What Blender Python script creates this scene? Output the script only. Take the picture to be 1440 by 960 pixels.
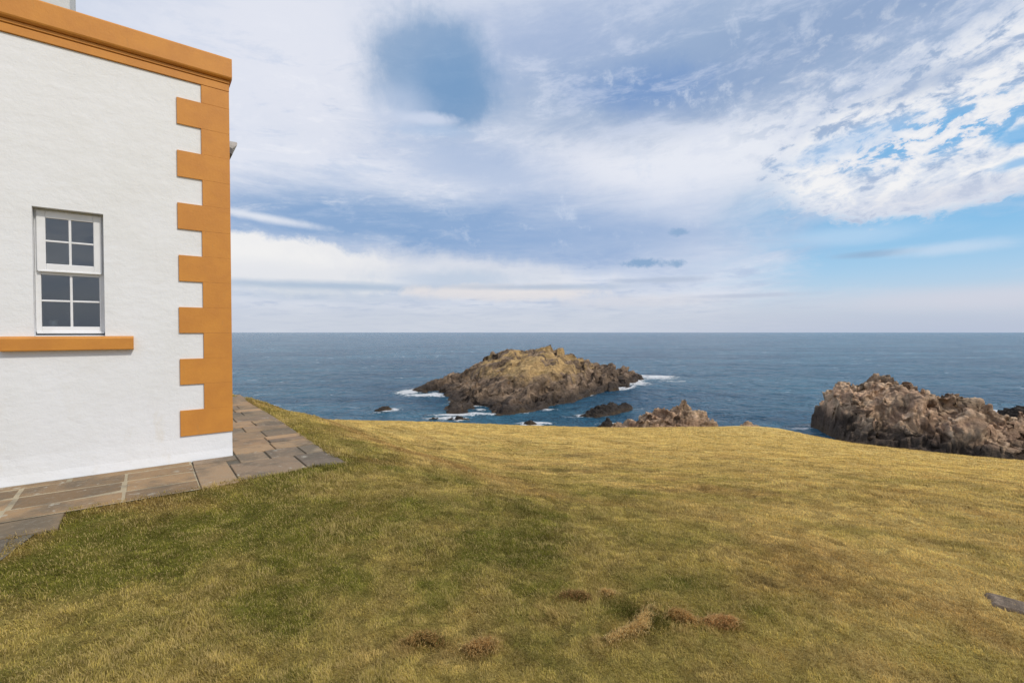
import bpy, bmesh, math
import numpy as np
from mathutils import Matrix, Vector

scene = bpy.context.scene
for o in list(bpy.data.objects):
    bpy.data.objects.remove(o)
COL = scene.collection
R = math.radians
F = 665.0                      # focal length in photo pixels (1440 wide)
EYE = 1.6                      # eye height above the path
SEA = -28.4                    # sea level

# ------------------------------------------------------------------ camera
cam = bpy.data.cameras.new("camera")
cam.sensor_width = 36.0
cam.lens = 36.0 * F / 1440.0
cam.clip_start = 0.05
cam.clip_end = 200000.0
camo = bpy.data.objects.new("camera", cam)
COL.objects.link(camo)
camo.matrix_world = Matrix.Translation((0, 0, EYE)) @ Matrix.Rotation(R(90) - math.atan(13.0 / F), 4, 'X')
scene.camera = camo

# ------------------------------------------------------------------ node helper
class V:
    """a float socket with arithmetic"""
    def __init__(s, nt, sock): s.nt, s.s = nt, sock
    def _m(s, op, *args, clamp=False):
        n = s.nt.nodes.new('ShaderNodeMath'); n.operation = op; n.use_clamp = clamp
        for i, a in enumerate((s,) + args):
            if isinstance(a, V): s.nt.links.new(a.s, n.inputs[i])
            else: n.inputs[i].default_value = a
        return V(s.nt, n.outputs[0])
    def __add__(s, o): return s._m('ADD', o)
    def __radd__(s, o): return s._m('ADD', o)
    def __sub__(s, o): return s._m('SUBTRACT', o)
    def __rsub__(s, o): return (s * -1.0) + o
    def __mul__(s, o): return s._m('MULTIPLY', o)
    def __rmul__(s, o): return s._m('MULTIPLY', o)
    def __truediv__(s, o): return s._m('DIVIDE', o)
    def pow(s, o): return s._m('POWER', o)
    def mx(s, o): return s._m('MAXIMUM', o)
    def mn(s, o): return s._m('MINIMUM', o)
    def step(s, a, b, lo=0.0, hi=1.0):       # smoothstep from a to b (a may exceed b)
        n = s.nt.nodes.new('ShaderNodeMapRange'); n.interpolation_type = 'SMOOTHSTEP'
        s.nt.links.new(s.s, n.inputs[0])
        for i, q in enumerate((a, b, lo, hi)): n.inputs[i + 1].default_value = q
        return V(s.nt, n.outputs[0])

def lin(r, g, b):
    f = lambda c: ((c / 255 + 0.055) / 1.055) ** 2.4 if c > 10 else c / 255 / 12.92
    return (f(r), f(g), f(b))
def rgba(c): return (c[0], c[1], c[2], 1.0)
def combine(nt, x, y, z):
    n = nt.nodes.new('ShaderNodeCombineXYZ')
    for i, a in enumerate((x, y, z)):
        if isinstance(a, V): nt.links.new(a.s, n.inputs[i])
        else: n.inputs[i].default_value = a
    return n.outputs[0]
def separate(nt, vec):
    n = nt.nodes.new('ShaderNodeSeparateXYZ'); nt.links.new(vec, n.inputs[0])
    return [V(nt, n.outputs[i]) for i in range(3)]
def noise(nt, vec, scale, detail=4.0, rough=0.55, dist=0.0, kind='FBM'):
    n = nt.nodes.new('ShaderNodeTexNoise'); n.noise_dimensions = '3D'
    n.noise_type = kind
    if vec is not None: nt.links.new(vec, n.inputs['Vector'])
    n.inputs['Scale'].default_value = scale; n.inputs['Detail'].default_value = detail
    n.inputs['Roughness'].default_value = rough; n.inputs['Distortion'].default_value = dist
    return V(nt, n.outputs[0])
def mixc(nt, fac, a, b):
    n = nt.nodes.new('ShaderNodeMix'); n.data_type = 'RGBA'; n.clamp_factor = True
    if isinstance(fac, V): nt.links.new(fac.s, n.inputs[0])
    else: n.inputs[0].default_value = fac
    for i, c in ((6, a), (7, b)):
        if isinstance(c, (tuple, list)): n.inputs[i].default_value = rgba(c)
        else: nt.links.new(c, n.inputs[i])
    return n.outputs[2]

# ------------------------------------------------------------------ world: sky and clouds
SUN_EL, SUN_AZ = 46.0, 118.0          # azimuth clockwise from the viewing direction (+Y)
STR = 0.10
world = bpy.data.worlds.new("World"); scene.world = world; world.use_nodes = True
nt = world.node_tree; nt.nodes.clear()
out = nt.nodes.new('ShaderNodeOutputWorld'); bg = nt.nodes.new('ShaderNodeBackground')
bg.inputs[1].default_value = STR
nt.links.new(bg.outputs[0], out.inputs[0])
sky = nt.nodes.new('ShaderNodeTexSky'); sky.sky_type = 'NISHITA'; sky.sun_disc = False
sky.sun_elevation = R(SUN_EL); sky.sun_rotation = R(SUN_AZ)
sky.air_density = 1.0; sky.dust_density = 0.6; sky.ozone_density = 2.0
tc = nt.nodes.new('ShaderNodeTexCoord'); D = tc.outputs['Generated']
dx, dy, dz = separate(nt, D)
az = dx._m('ARCTAN2', dy)
el = dz._m('ARCSINE')
zz = dz.mx(0.0) + 0.10
P = combine(nt, dx / zz, dy / zz, 0.0)
Q = combine(nt, az * 2.2, el * 11.0, 0.3)
E = combine(nt, az, el, 0.0)
nA = noise(nt, P, 0.6, 9, 0.62, 0.25)
nB = noise(nt, P, 2.0, 10, 0.66, 0.25)
nC = noise(nt, Q, 1.3, 10, 0.66, 0.2)
nD = noise(nt, E, 5.0, 10, 0.66, 0.1)
nE = noise(nt, E, 13.0, 9, 0.68, 0.15)
Tw = combine(nt, az * 34.0 + el * 26.0, el * 70.0 - az * 20.0, 1.7)   # slanting mackerel texture
nF = noise(nt, Tw, 0.55, 9, 0.66, 0.25)
Tw2 = combine(nt, az * 7.0 + el * 4.0, el * 24.0 - az * 3.0, 4.2)     # long wisps
nG = noise(nt, Tw2, 0.9, 10, 0.68, 0.3)

def azel(px, py):
    a = math.atan((px - 720) / F)
    return a, math.atan((467 - py) / math.hypot(F, px - 720))
def blob(px, py, rx, ry, soft=0.5, n=None, amp=0.6, rot=0.0):
    a0, e0 = azel(px, py)
    ra = (azel(px + rx, py)[0] - azel(px - rx, py)[0]) / 2
    re = (azel(px, py - ry)[1] - azel(px, py + ry)[1]) / 2
    x = az - a0; y = el - e0
    c, s_ = math.cos(R(rot)), math.sin(R(rot))
    u = (x * c + y * s_) / ra; v = (y * c - x * s_) / re
    d = (u * u + v * v).pow(0.5)
    if n is not None: d = d + (n - 0.5) * (amp * 2)
    return d.step(1 + soft, max(0.0, 1 - soft))

cur = sky.outputs[0]
def k(c): return tuple(v / STR for v in lin(*c))
def layer(mask, c, op=1.0):
    global cur
    cur = mixc(nt, mask * op if op != 1.0 else mask, cur, k(c))

# clear air low down on the right, paler towards the sea
layer(el.step(0.0, 0.9), (98, 158, 214), 0.75)
layer(blob(1290, 350, 420, 150, 0.7), (122, 190, 236), 0.85)
layer(el.step(0.22, 0.05), (190, 215, 235), 0.75)
# thin veil of cloud over everything except the clear window low on the right
clear = blob(1330, 365, 350, 92, 0.55, nG, 0.8)
clear = clear.mx(blob(1060, 300, 75, 48, 0.7, nE, 0.6) * 0.85)
veil = (1.0 - clear) * 0.97
layer(veil, (198, 209, 229))
layer(veil * nA.step(0.42, 0.66), (231, 235, 245), 0.8)
layer(veil * nB.step(0.52, 0.34), (156, 178, 213), 0.7)
layer(blob(400, 60, 230, 230, 0.9, nD, 0.6), (236, 237, 245), 0.7)
layer(blob(880, 235, 210, 75, 0.8, nG, 0.8), (230, 233, 243), 0.85)
layer(blob(1000, 215, 130, 60, 0.8, nE, 0.9), (236, 239, 246), 0.7)
layer(blob(500, 262, 210, 34, 0.9, nG, 0.9), (228, 232, 243), 0.7)
layer(blob(950, 310, 90, 100, 0.9, nG, 0.7), (224, 229, 242), 0.55)
# grey blue undersides
layer(blob(990, 85, 350, 80, 0.85, nG, 1.0, 5), (141, 167, 202), 0.85)
layer(blob(1160, 45, 280, 55, 0.9, nG, 0.9, 12), (144, 167, 202), 0.78)
layer(blob(905, 128, 90, 30, 0.8, nE, 0.9, -5), (118, 152, 201), 0.8)
layer(blob(770, 60, 130, 50, 0.9, nG, 0.9), (158, 178, 213), 0.65)
layer(nG.step(0.50, 0.66) * blob(900, 110, 420, 120, 0.9), (196, 207, 230), 0.55)
layer(nE.step(0.55, 0.70) * blob(960, 140, 330, 90, 0.9), (222, 229, 243), 0.5)
layer(blob(520, 316, 290, 44, 0.6, nC, 1.0), (120, 159, 204), 0.84)
layer(blob(840, 335, 190, 42, 0.9, nC, 0.9), (146, 174, 213), 0.75)
layer(blob(690, 240, 130, 36, 0.9, nG, 1.0, -14), (158, 181, 216), 0.65)
layer(nE.step(0.54, 0.68) * blob(760, 300, 260, 70, 0.9), (206, 217, 236), 0.55)
layer(nG.step(0.52, 0.68) * blob(480, 200, 240, 130, 0.9), (240, 241, 247), 0.6)
layer(nG.step(0.48, 0.34) * blob(470, 190, 240, 130, 0.9), (188, 203, 228), 0.55)
layer(blob(368, 306, 72, 5, 0.9, nE, 0.8, -5), (234, 237, 244), 0.8)
# round gap in the cloud, soft above, crisp at its lower right
gap = blob(606, 98, 86, 72, 0.40, nE, 0.50)
gap = gap.mx(blob(644, 138, 46, 44, 0.22, nE, 0.45))
layer(gap, (132, 163, 199), 0.86)
layer(gap * nG.step(0.48, 0.62), (158, 182, 212), 0.5)
layer(blob(632, 128, 58, 52, 0.8, nE, 0.5), (114, 153, 195), 0.75)
layer(blob(598, 170, 40, 8, 0.7, nE, 1.3), (212, 220, 238), 0.8)
layer(blob(608, 186, 46, 7, 0.9, nE, 1.2), (176, 197, 226), 0.7)
layer(blob(570, 150, 34, 26, 0.9, nE, 1.0), (196, 209, 232), 0.5)
# creamy cumulus bank low on the left
layer(blob(395, 374, 200, 38, 0.18, nE, 0.65, -4), (243, 242, 241), 0.95)
layer(blob(660, 385, 190, 22, 0.6, nE, 0.9, -5), (226, 228, 234), 0.75)
layer(blob(420, 388, 160, 16, 0.9, nC, 1.1), (222, 225, 232), 0.7)
layer(blob(480, 403, 190, 6, 0.8, nC, 1.0), (164, 186, 211), 0.85)
layer(blob(640, 393, 90, 13, 0.8, nE, 1.0), (180, 198, 220), 0.65)
layer(blob(700, 412, 125, 11, 0.35, nE, 0.9), (238, 230, 226), 0.75)
layer(blob(900, 424, 110, 8, 0.6, nE, 1.0), (228, 224, 228), 0.55)
layer(blob(760, 404, 110, 3.5, 0.9, nE, 0.9), (168, 187, 211), 0.75)
layer(blob(440, 416, 150, 7, 0.9, nC, 0.9), (186, 201, 219), 0.65)
# bright mackerel cloud on the right, with chinks of blue
mack = blob(1318, 200, 268, 102, 0.10, nF, 0.42, 4)
mack = mack.mx(blob(1400, 95, 130, 70, 0.5, nF, 0.8, 15) * 0.8)
layer(mack, (222, 228, 239), 0.94)
layer(mack * nF.step(0.47, 0.62), (246, 245, 245), 0.95)
layer(mack * nF.step(0.49, 0.36), (160, 181, 212), 0.85)
layer(nF.step(0.52, 0.40) * blob(1290, 105, 240, 80, 0.9, nG, 0.5), (148, 172, 205), 0.75)
layer(nF.step(0.50, 0.66) * blob(1270, 140, 230, 110, 0.9, nG, 0.5), (236, 239, 245), 0.6)
layer(blob(1330, 278, 170, 18, 0.9, nF, 0.8) * mack, (206, 212, 228), 0.65)
layer(blob(1310, 190, 150, 30, 0.7, nF, 0.3, 4) * nF.step(0.50, 0.44), (112, 180, 230), 0.85)
layer(blob(1430, 190, 44, 13, 0.5, nF, 0.9, 6), (112, 180, 230), 0.85)
layer(blob(1430, 230, 40, 8, 0.5, nF, 0.8, 6), (128, 184, 230), 0.8)
layer(blob(1190, 205, 80, 16, 0.8, nF, 1.0, 10), (168, 199, 234), 0.6)
layer(blob(1300, 118, 90, 14, 0.8, nF, 0.8, 8), (168, 186, 214), 0.75)
# far small clouds
nH = noise(nt, E, 60.0, 6, 0.65)
layer(blob(905, 370, 25, 5.5, 0.6, nH, 1.3), (130, 165, 202), 0.85)
layer(blob(949, 371, 11, 4.5, 0.6, nH, 1.3), (138, 170, 204), 0.85)
layer(blob(953, 327, 11, 5, 0.6, nH, 1.3), (138, 170, 206), 0.8)
layer(blob(1235, 357, 48, 4.2, 0.8, nC, 0.9), (150, 178, 208), 0.75)
layer(blob(925, 394, 60, 3.5, 0.8, nE, 0.9), (176, 190, 212), 0.75)
layer(blob(1045, 416, 70, 3, 0.8, nE, 0.9), (176, 188, 212), 0.75)
layer(blob(1330, 350, 70, 7, 0.9, nG, 1.2), (206, 222, 240), 0.6)
layer(blob(1190, 333, 90, 10, 0.9, nG, 1.2), (190, 216, 240), 0.6)
# pale layer lying on the horizon
hz = el.step(0.115, 0.012)
layer(hz, (203, 209, 220), 0.85)
layer(el.step(0.06, 0.0) * az.step(0.05, 0.75), (184, 194, 214), 0.85)
layer(blob(1390, 418, 230, 16, 0.8, nC, 0.4), (214, 213, 224), 0.6)
layer(el.step(0.0, -0.05), (70, 100, 125))
nt.links.new(cur, bg.inputs[0])
world.cycles.sampling_method = 'MANUAL'; world.cycles.sample_map_resolution = 512

# ------------------------------------------------------------------ sun (veiled by thin cloud)
sun = bpy.data.lights.new("sun", 'SUN'); sun.energy = 2.6; sun.angle = R(6.0); sun.color = (1.0, 0.93, 0.82)
suno = bpy.data.objects.new("sun", sun); COL.objects.link(suno)
sd = Vector((math.sin(R(SUN_AZ)) * math.cos(R(SUN_EL)), math.cos(R(SUN_AZ)) * math.cos(R(SUN_EL)), math.sin(R(SUN_EL))))
suno.rotation_euler = sd.to_track_quat('Z', 'Y').to_euler()

scene.view_settings.view_transform = 'Standard'
scene.view_settings.look = 'None'
scene.view_settings.exposure = 0.0
scene.view_settings.gamma = 1.0
scene.cycles.max_bounces = 6
scene.cycles.transparent_max_bounces = 8

# ------------------------------------------------------------------ numpy noise
def _hash(ix, iy, iz, seed):
    h = (ix.astype(np.int64) * 374761393 + iy.astype(np.int64) * 668265263 + iz.astype(np.int64) * 2147483647 + seed * 1274126177) & 0xFFFFFFFF
    h = ((h ^ (h >> 13)) * 1274126177) & 0xFFFFFFFF
    h = ((h ^ (h >> 15)) * 2246822519) & 0xFFFFFFFF
    return (h ^ (h >> 16)) & 0xFFFFFFFF
def hrand(ix, iy, iz, seed): return _hash(ix, iy, iz, seed) / 4294967295.0
def perlin(x, y, z=None, seed=0):
    if z is None: z = np.zeros_like(x) + 0.37
    x0, y0, z0 = np.floor(x), np.floor(y), np.floor(z)
    fx, fy, fz = x - x0, y - y0, z - z0
    s = lambda t: t * t * t * (t * (t * 6 - 15) + 10)
    u, v, w = s(fx), s(fy), s(fz)
    def g(i, j, q):
        h = _hash(x0 + i, y0 + j, z0 + q, seed)
        a = (h & 0xFFFF) / 65535.0 * 2 * np.pi; c = ((h >> 16) & 0xFFFF) / 32767.5 - 1
        r = np.sqrt(np.maximum(0, 1 - c * c))
        return r * np.cos(a) * (fx - i) + r * np.sin(a) * (fy - j) + c * (fz - q)
    l = lambda a, b, t: a + t * (b - a)
    return l(l(l(g(0,0,0), g(1,0,0), u), l(g(0,1,0), g(1,1,0), u), v), l(l(g(0,0,1), g(1,0,1), u), l(g(0,1,1), g(1,1,1), u), v), w)
def fbm(x, y, z=None, octv=4, seed=0, gain=0.5, ridged=False):
    t = 0; a = 1.0; f = 1.0; n = 0
    for i in range(octv):
        p = perlin(x * f, y * f, None if z is None else z * f, seed + i * 17)
        t = t + a * ((1 - 2 * np.abs(p)) if ridged else p); n += a
        a *= gain; f *= 2.03
    return t / n
def facets(x, y, seed=0, tilt=0.6):
    """blocky crags: every voronoi cell is a tilted plane at its own level; returns height, cell value, edge closeness"""
    ix, iy = np.floor(x), np.floor(y)
    best = np.full(x.shape, 1e9); sec = np.full(x.shape, 1e9); h = np.zeros_like(x); cv = np.zeros_like(x)
    zz_ = np.zeros_like(ix)
    for i in (-1, 0, 1):
        for j in (-1, 0, 1):
            cx, cy = ix + i, iy + j
            px = cx + hrand(cx, cy, zz_, seed); py = cy + hrand(cx, cy, zz_ + 1, seed)
            d = (x - px) ** 2 + (y - py) ** 2
            m = d < best
            sec = np.where(m, best, np.minimum(sec, d))
            r = hrand(cx, cy, zz_ + 2, seed)
            hh = (r - 0.5) + tilt * 2 * ((hrand(cx, cy, zz_ + 3, seed) - 0.5) * (x - px) + (hrand(cx, cy, zz_ + 4, seed) - 0.5) * (y - py))
            h = np.where(m, hh, h); cv = np.where(m, r, cv); best = np.where(m, d, best)
    return h, cv, np.sqrt(sec) - np.sqrt(best)
def sstep(a, b, x):
    t = np.clip((x - a) / (b - a), 0, 1); return t * t * (3 - 2 * t)
def tps(ctrl, smooth=1e-6):
    c = np.array(ctrl, float); n = len(c); S = np.abs(c[:, :2]).max()
    p = c[:, :2] / S
    def ph(r2): return 0.5 * r2 * np.log(r2 + 1e-12)
    A = np.zeros((n + 3, n + 3))
    A[:n, :n] = ph(((p[:, None] - p[None]) ** 2).sum(-1)) + np.eye(n) * smooth
    A[:n, n] = 1; A[:n, n + 1:] = p; A[n, :n] = 1; A[n + 1:, :n] = p.T
    w = np.linalg.solve(A, np.concatenate([c[:, 2], np.zeros(3)]))
    def f(x, y):
        sh = x.shape; q = np.stack([x.ravel(), y.ravel()], -1) / S
        r = np.zeros(len(q))
        for i in range(n): r += w[i] * ph(((q - p[i]) ** 2).sum(-1))
        return (r + w[n] + q @ w[n + 1:]).reshape(sh)
    return f
def poly_sdf(x, y, poly):
    """signed distance, positive inside"""
    P_ = np.array(poly, float); n = len(P_)
    d = np.full(x.shape, 1e18); ins = np.zeros(x.shape, bool)
    for i in range(n):
        ax, ay = P_[i]; bx, by = P_[(i + 1) % n]
        ex, ey = bx - ax, by - ay
        t = np.clip(((x - ax) * ex + (y - ay) * ey) / (ex * ex + ey * ey), 0, 1)
        d = np.minimum(d, (x - ax - t * ex) ** 2 + (y - ay - t * ey) ** 2)
        c = ((ay > y) != (by > y)) & (x < (bx - ax) * (y - ay) / (by - ay + 1e-12) + ax)
        ins ^= c
    return np.where(ins, 1, -1) * np.sqrt(d)

# ------------------------------------------------------------------ object helpers
def tag(o, label=None, cat=None, group=None, kind=None):
    if label: o['label'] = label
    if cat: o['category'] = cat
    if group: o['group'] = group
    if kind: o['kind'] = kind
    return o
def link(name, me, mat=None, parent=None, smooth=False):
    o = bpy.data.objects.new(name, me); COL.objects.link(o)
    if mat: me.materials.append(mat)
    if parent: o.parent = parent
    if smooth: me.polygons.foreach_set('use_smooth', np.ones(len(me.polygons), bool))
    return o
def np_mesh(name, verts, faces, attrs=None):
    """verts (n,3), faces (m,3|4) arrays; attrs: {name: (n,) or (n,3)}"""
    me = bpy.data.meshes.new(name)
    verts = np.asarray(verts, np.float32); faces = np.asarray(faces, np.int32)
    me.vertices.add(len(verts)); me.vertices.foreach_set('co', verts.ravel())
    k_ = faces.shape[1]
    me.loops.add(faces.size); me.loops.foreach_set('vertex_index', faces.ravel())
    me.polygons.add(len(faces)); me.polygons.foreach_set('loop_start', np.arange(0, faces.size, k_, dtype=np.int32))
    me.update(calc_edges=True)
    add_attrs(me, attrs)
    return me
def add_attrs(me, attrs):
    for a, v in (attrs or {}).items():
        v = np.asarray(v, np.float32)
        if v.ndim == 1:
            at = me.attributes.new(a, 'FLOAT', 'POINT'); at.data.foreach_set('value', v)
        else:
            at = me.attributes.new(a, 'FLOAT_COLOR', 'POINT')
            at.data.foreach_set('color', np.concatenate([v, np.ones((len(v), 1), np.float32)], 1).ravel())
def grid_faces(nr, nc, wrap=False):
    i = np.arange(nr - 1)[:, None]; j = np.arange(nc if wrap else nc - 1)[None]
    j2 = (j + 1) % nc
    return np.stack([i * nc + j, i * nc + j2, (i + 1) * nc + j2, (i + 1) * nc + j], -1).reshape(-1, 4)

def mat_new(name):
    m = bpy.data.materials.new(name); m.use_nodes = True
    n = m.node_tree; n.nodes.clear()
    o = n.nodes.new('ShaderNodeOutputMaterial'); b = n.nodes.new('ShaderNodeBsdfPrincipled')
    n.links.new(b.outputs[0], o.inputs[0])
    return m, n, b, o
def coords(n, which='Object'):
    t = n.nodes.new('ShaderNodeTexCoord'); return t.outputs[which]
def attr(n, name, fac=False):
    a = n.nodes.new('ShaderNodeAttribute'); a.attribute_name = name
    return V(n, a.outputs['Fac']) if fac else a.outputs['Color']
def scaled(n, vec, s):
    mp = n.nodes.new('ShaderNodeMapping'); n.links.new(vec, mp.inputs[0]); mp.inputs['Scale'].default_value = s
    return mp.outputs[0]
def bump(n, h, dist, strength=1.0, prev=None):
    b = n.nodes.new('ShaderNodeBump'); n.links.new(h.s, b.inputs['Height'])
    b.inputs['Distance'].default_value = dist; b.inputs['Strength'].default_value = strength
    if prev is not None: n.links.new(prev, b.inputs['Normal'])
    return b.outputs[0]
def setin(n, b, name, v):
    if isinstance(v, V): n.links.new(v.s, b.inputs[name])
    elif hasattr(v, 'is_linked'): n.links.new(v, b.inputs[name])
    else: b.inputs[name].default_value = v if not isinstance(v, tuple) else rgba(v)

# ------------------------------------------------------------------ materials
def render_white(name, c=(0.75, 0.765, 0.79)):
    m, n, b, o = mat_new(name); X = coords(n)
    big = noise(n, X, 1.3, 5, 0.6); mid = noise(n, scaled(n, X, (1, 1, 1.4)), 6.5, 5, 0.62, 0.25); fine = noise(n, X, 55, 4, 0.6)
    col = mixc(n, big.step(0.35, 0.7) * 0.8, c, (c[0] * 0.95, c[1] * 0.945, c[2] * 0.92))
    x, y, z = separate(n, X)
    stain = noise(n, scaled(n, X, (2.2, 2.2, 0.9)), 1.6, 5, 0.65).step(0.56, 0.75) * z.step(1.3, 0.15)
    col = mixc(n, stain * 0.35, col, (0.60, 0.52, 0.36))
    run = noise(n, scaled(n, X, (7, 7, 0.45)), 1.6, 4, 0.6).step(0.55, 0.8)
    col = mixc(n, run * 0.10, col, (0.52, 0.52, 0.50))
    setin(n, b, 'Base Color', col); b.inputs['Roughness'].default_value = 0.75
    setin(n, b, 'Normal', bump(n, fine, 0.003, 0.4, bump(n, mid, 0.012, 0.55, bump(n, big, 0.05, 0.3))))
    return m
def ochre_paint(name, c=(0.59, 0.252, 0.038)):
    m, n, b, o = mat_new(name); X = coords(n)
    big = noise(n, X, 2.5, 6, 0.65); fine = noise(n, X, 40, 4, 0.6)
    col = mixc(n, big.step(0.3, 0.7), c, (c[0] * 0.86, c[1] * 0.82, c[2] * 0.9))
    wear = noise(n, scaled(n, X, (5, 5, 1.2)), 3.0, 6, 0.7).step(0.60, 0.74)
    col = mixc(n, wear * 0.4, col, (0.40, 0.20, 0.06))
    setin(n, b, 'Base Color', col); b.inputs['Roughness'].default_value = 0.6
    setin(n, b, 'Normal', bump(n, fine, 0.002, 0.5, bump(n, big, 0.01, 0.4)))
    return m
M_wall = render_white('white_render')
M_ochre = ochre_paint('ochre_paint')
M_stack = render_white('weathered_render', (0.60, 0.62, 0.63))
M_upvc, n, b, o = mat_new('window_plastic'); X = coords(n)
setin(n, b, 'Base Color', mixc(n, noise(n, X, 6, 4).step(0.4, 0.7), (0.76, 0.77, 0.79), (0.70, 0.71, 0.72))); b.inputs['Roughness'].default_value = 0.35
M_glass, n, b, o = mat_new('window_glass')
n.nodes.remove(b); tr = n.nodes.new('ShaderNodeBsdfTransparent'); gl = n.nodes.new('ShaderNodeBsdfGlossy'); mx_ = n.nodes.new('ShaderNodeMixShader'); fr = n.nodes.new('ShaderNodeFresnel')
fr.inputs[0].default_value = 2.1; gl.inputs['Roughness'].default_value = 0.02; tr.inputs[0].default_value = (0.86, 0.9, 0.9, 1)
n.links.new(bump(n, noise(n, coords(n), 3, 2), 0.01, 0.12), gl.inputs['Normal'])
n.links.new(fr.outputs[0], mx_.inputs[0]); n.links.new(tr.outputs[0], mx_.inputs[1]); n.links.new(gl.outputs[0], mx_.inputs[2]); n.links.new(mx_.outputs[0], o.inputs[0])
M_room, n, b, o = mat_new('room_plaster'); setin(n, b, 'Base Color', mixc(n, noise(n, coords(n), 2, 4), (0.62, 0.58, 0.54), (0.54, 0.50, 0.46))); b.inputs['Roughness'].default_value = 0.9
M_metal, n, b, o = mat_new('gutter_paint'); setin(n, b, 'Base Color', mixc(n, noise(n, coords(n), 9, 5).step(0.4, 0.65), (0.48, 0.48, 0.49), (0.36, 0.35, 0.34))); b.inputs['Roughness'].default_value = 0.5
M_slate, n, b, o = mat_new('roof_slate'); setin(n, b, 'Base Color', mixc(n, noise(n, coords(n), 5, 5).step(0.4, 0.65), (0.09, 0.09, 0.10), (0.14, 0.13, 0.13))); b.inputs['Roughness'].default_value = 0.7
M_ceramic, n, b, o = mat_new('mug_glaze'); setin(n, b, 'Base Color', mixc(n, noise(n, coords(n), 30, 2), (0.62, 0.64, 0.66), (0.55, 0.57, 0.59))); b.inputs['Roughness'].default_value = 0.25

# stone of the path: own tint per slab + stains and grain
M_slab, n, b, o = mat_new('path_stone'); X = coords(n)
c0 = attr(n, 'tint')
s1 = noise(n, X, 1.6, 6, 0.65); s2 = noise(n, X, 14, 6, 0.7); s3 = noise(n, X, 90, 3, 0.6)
col = mixc(n, s1.step(0.42, 0.64) * 0.75, c0, (0.105, 0.088, 0.062))
col = mixc(n, s2.step(0.50, 0.75) * 0.55, col, (0.30, 0.27, 0.21))
col = mixc(n, s3.step(0.52, 0.70) * 0.45, col, (0.07, 0.06, 0.05))
lich = noise(n, X, 5.5, 7, 0.7, 0.3).step(0.60, 0.66)
col = mixc(n, lich * 0.7, col, (0.42, 0.40, 0.33))
setin(n, b, 'Base Color', col); b.inputs['Roughness'].default_value = 0.85
setin(n, b, 'Normal', bump(n, s3, 0.004, 0.6, bump(n, s2, 0.012, 0.7)))

# turf seen between and beyond the blades
M_turf, n, b, o = mat_new('turf'); X = coords(n)
c0 = attr(n, 'tint'); r1 = noise(n, X, 9, 5, 0.65); r2 = noise(n, X, 40, 4, 0.7); r3 = noise(n, scaled(n, X, (1.4, 1.0, 1.0)), 1.7, 6, 0.7)
hsv = n.nodes.new('ShaderNodeHueSaturation'); n.links.new(c0, hsv.inputs['Color'])
n.links.new((r1 * 1.2 + r2 * 1.7 + r3 * 0.9 - 0.9).mx(0.3).s, hsv.inputs['Value'])
setin(n, b, 'Base Color', hsv.outputs[0]); b.inputs['Roughness'].default_value = 0.95; b.inputs['Specular IOR Level'].default_value = 0.1
setin(n, b, 'Normal', bump(n, r2, 0.03, 0.9, bump(n, r1, 0.08, 0.8)))

# blades
M_blade, n, b, o = mat_new('grass_blade'); n.nodes.remove(b)
df = n.nodes.new('ShaderNodeBsdfDiffuse'); tl = n.nodes.new('ShaderNodeBsdfTranslucent'); ms = n.nodes.new('ShaderNodeMixShader'); ms.inputs[0].default_value = 0.35
c0 = attr(n, 'tint'); n.links.new(c0, df.inputs[0]); n.links.new(c0, tl.inputs[0])
n.links.new(df.outputs[0], ms.inputs[1]); n.links.new(tl.outputs[0], ms.inputs[2]); n.links.new(ms.outputs[0], o.inputs[0])

def rock_mat(name, fine_scale):
    m, n, b, o = mat_new(name); X = coords(n)
    c0 = attr(n, 'tint')
    a1 = noise(n, X, fine_scale, 7, 0.7, 0.4); a2 = noise(n, X, fine_scale * 5, 5, 0.7)
    st = noise(n, scaled(n, X, (1.2, 0.5, 2.6)), fine_scale * 1.1, 6, 0.7, 0.8)
    hs = n.nodes.new('ShaderNodeHueSaturation'); n.links.new(c0, hs.inputs['Color'])
    n.links.new((a1 * 1.7 + a2 * 1.0 + st * 1.3 - 1.0).mx(0.25).s, hs.inputs['Value'])
    setin(n, b, 'Base Color', hs.outputs[0]); b.inputs['Roughness'].default_value = 0.9; b.inputs['Specular IOR Level'].default_value = 0.25
    setin(n, b, 'Normal', bump(n, a2, 0.12 / fine_scale, 0.8, bump(n, st, 0.5 / fine_scale, 0.8, bump(n, a1, 0.6 / fine_scale, 0.8))))
    return m
M_rock_far = rock_mat('sea_rock', 0.45)
M_rock_near = rock_mat('shore_rock', 0.9)
M_stone = rock_mat('field_stone', 9.0)

# water
M_sea, n, b, o = mat_new('sea_water'); X = coords(n)
w1 = noise(n, scaled(n, X, (0.55, 1.0, 1)), 0.16, 6, 0.62, 0.4)
w0 = noise(n, scaled(n, X, (0.9, 0.7, 1)), 0.075, 4, 0.6, 0.5)
w2 = noise(n, scaled(n, X, (0.6, 1.0, 1)), 0.75, 5, 0.62, 0.3)
w3 = noise(n, scaled(n, X, (0.35, 1.0, 1)), 0.022, 5, 0.6, 0.4)
f0 = attr(n, 'foam', True)
fn = noise(n, scaled(n, X, (0.8, 1.0, 1)), 0.33, 8, 0.68, 1.2); fn2 = noise(n, X, 1.4, 5, 0.7)
foam = (f0 * 1.25 + (fn - 0.5) * 2.2 + (fn2 - 0.5) * 0.9).step(0.38, 0.70) * f0.step(0.02, 0.2)
cap_n = noise(n, scaled(n, X, (0.30, 1.0, 1)), 0.20, 5, 0.70, 0.5)
caps = cap_n.step(0.63, 0.68) * w3.step(0.42, 0.58)
foam = foam.mx(caps * 0.75)
patch = w3.step(0.36, 0.66)
col = mixc(n, patch, (0.012, 0.085, 0.160), (0.042, 0.160, 0.245))
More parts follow.
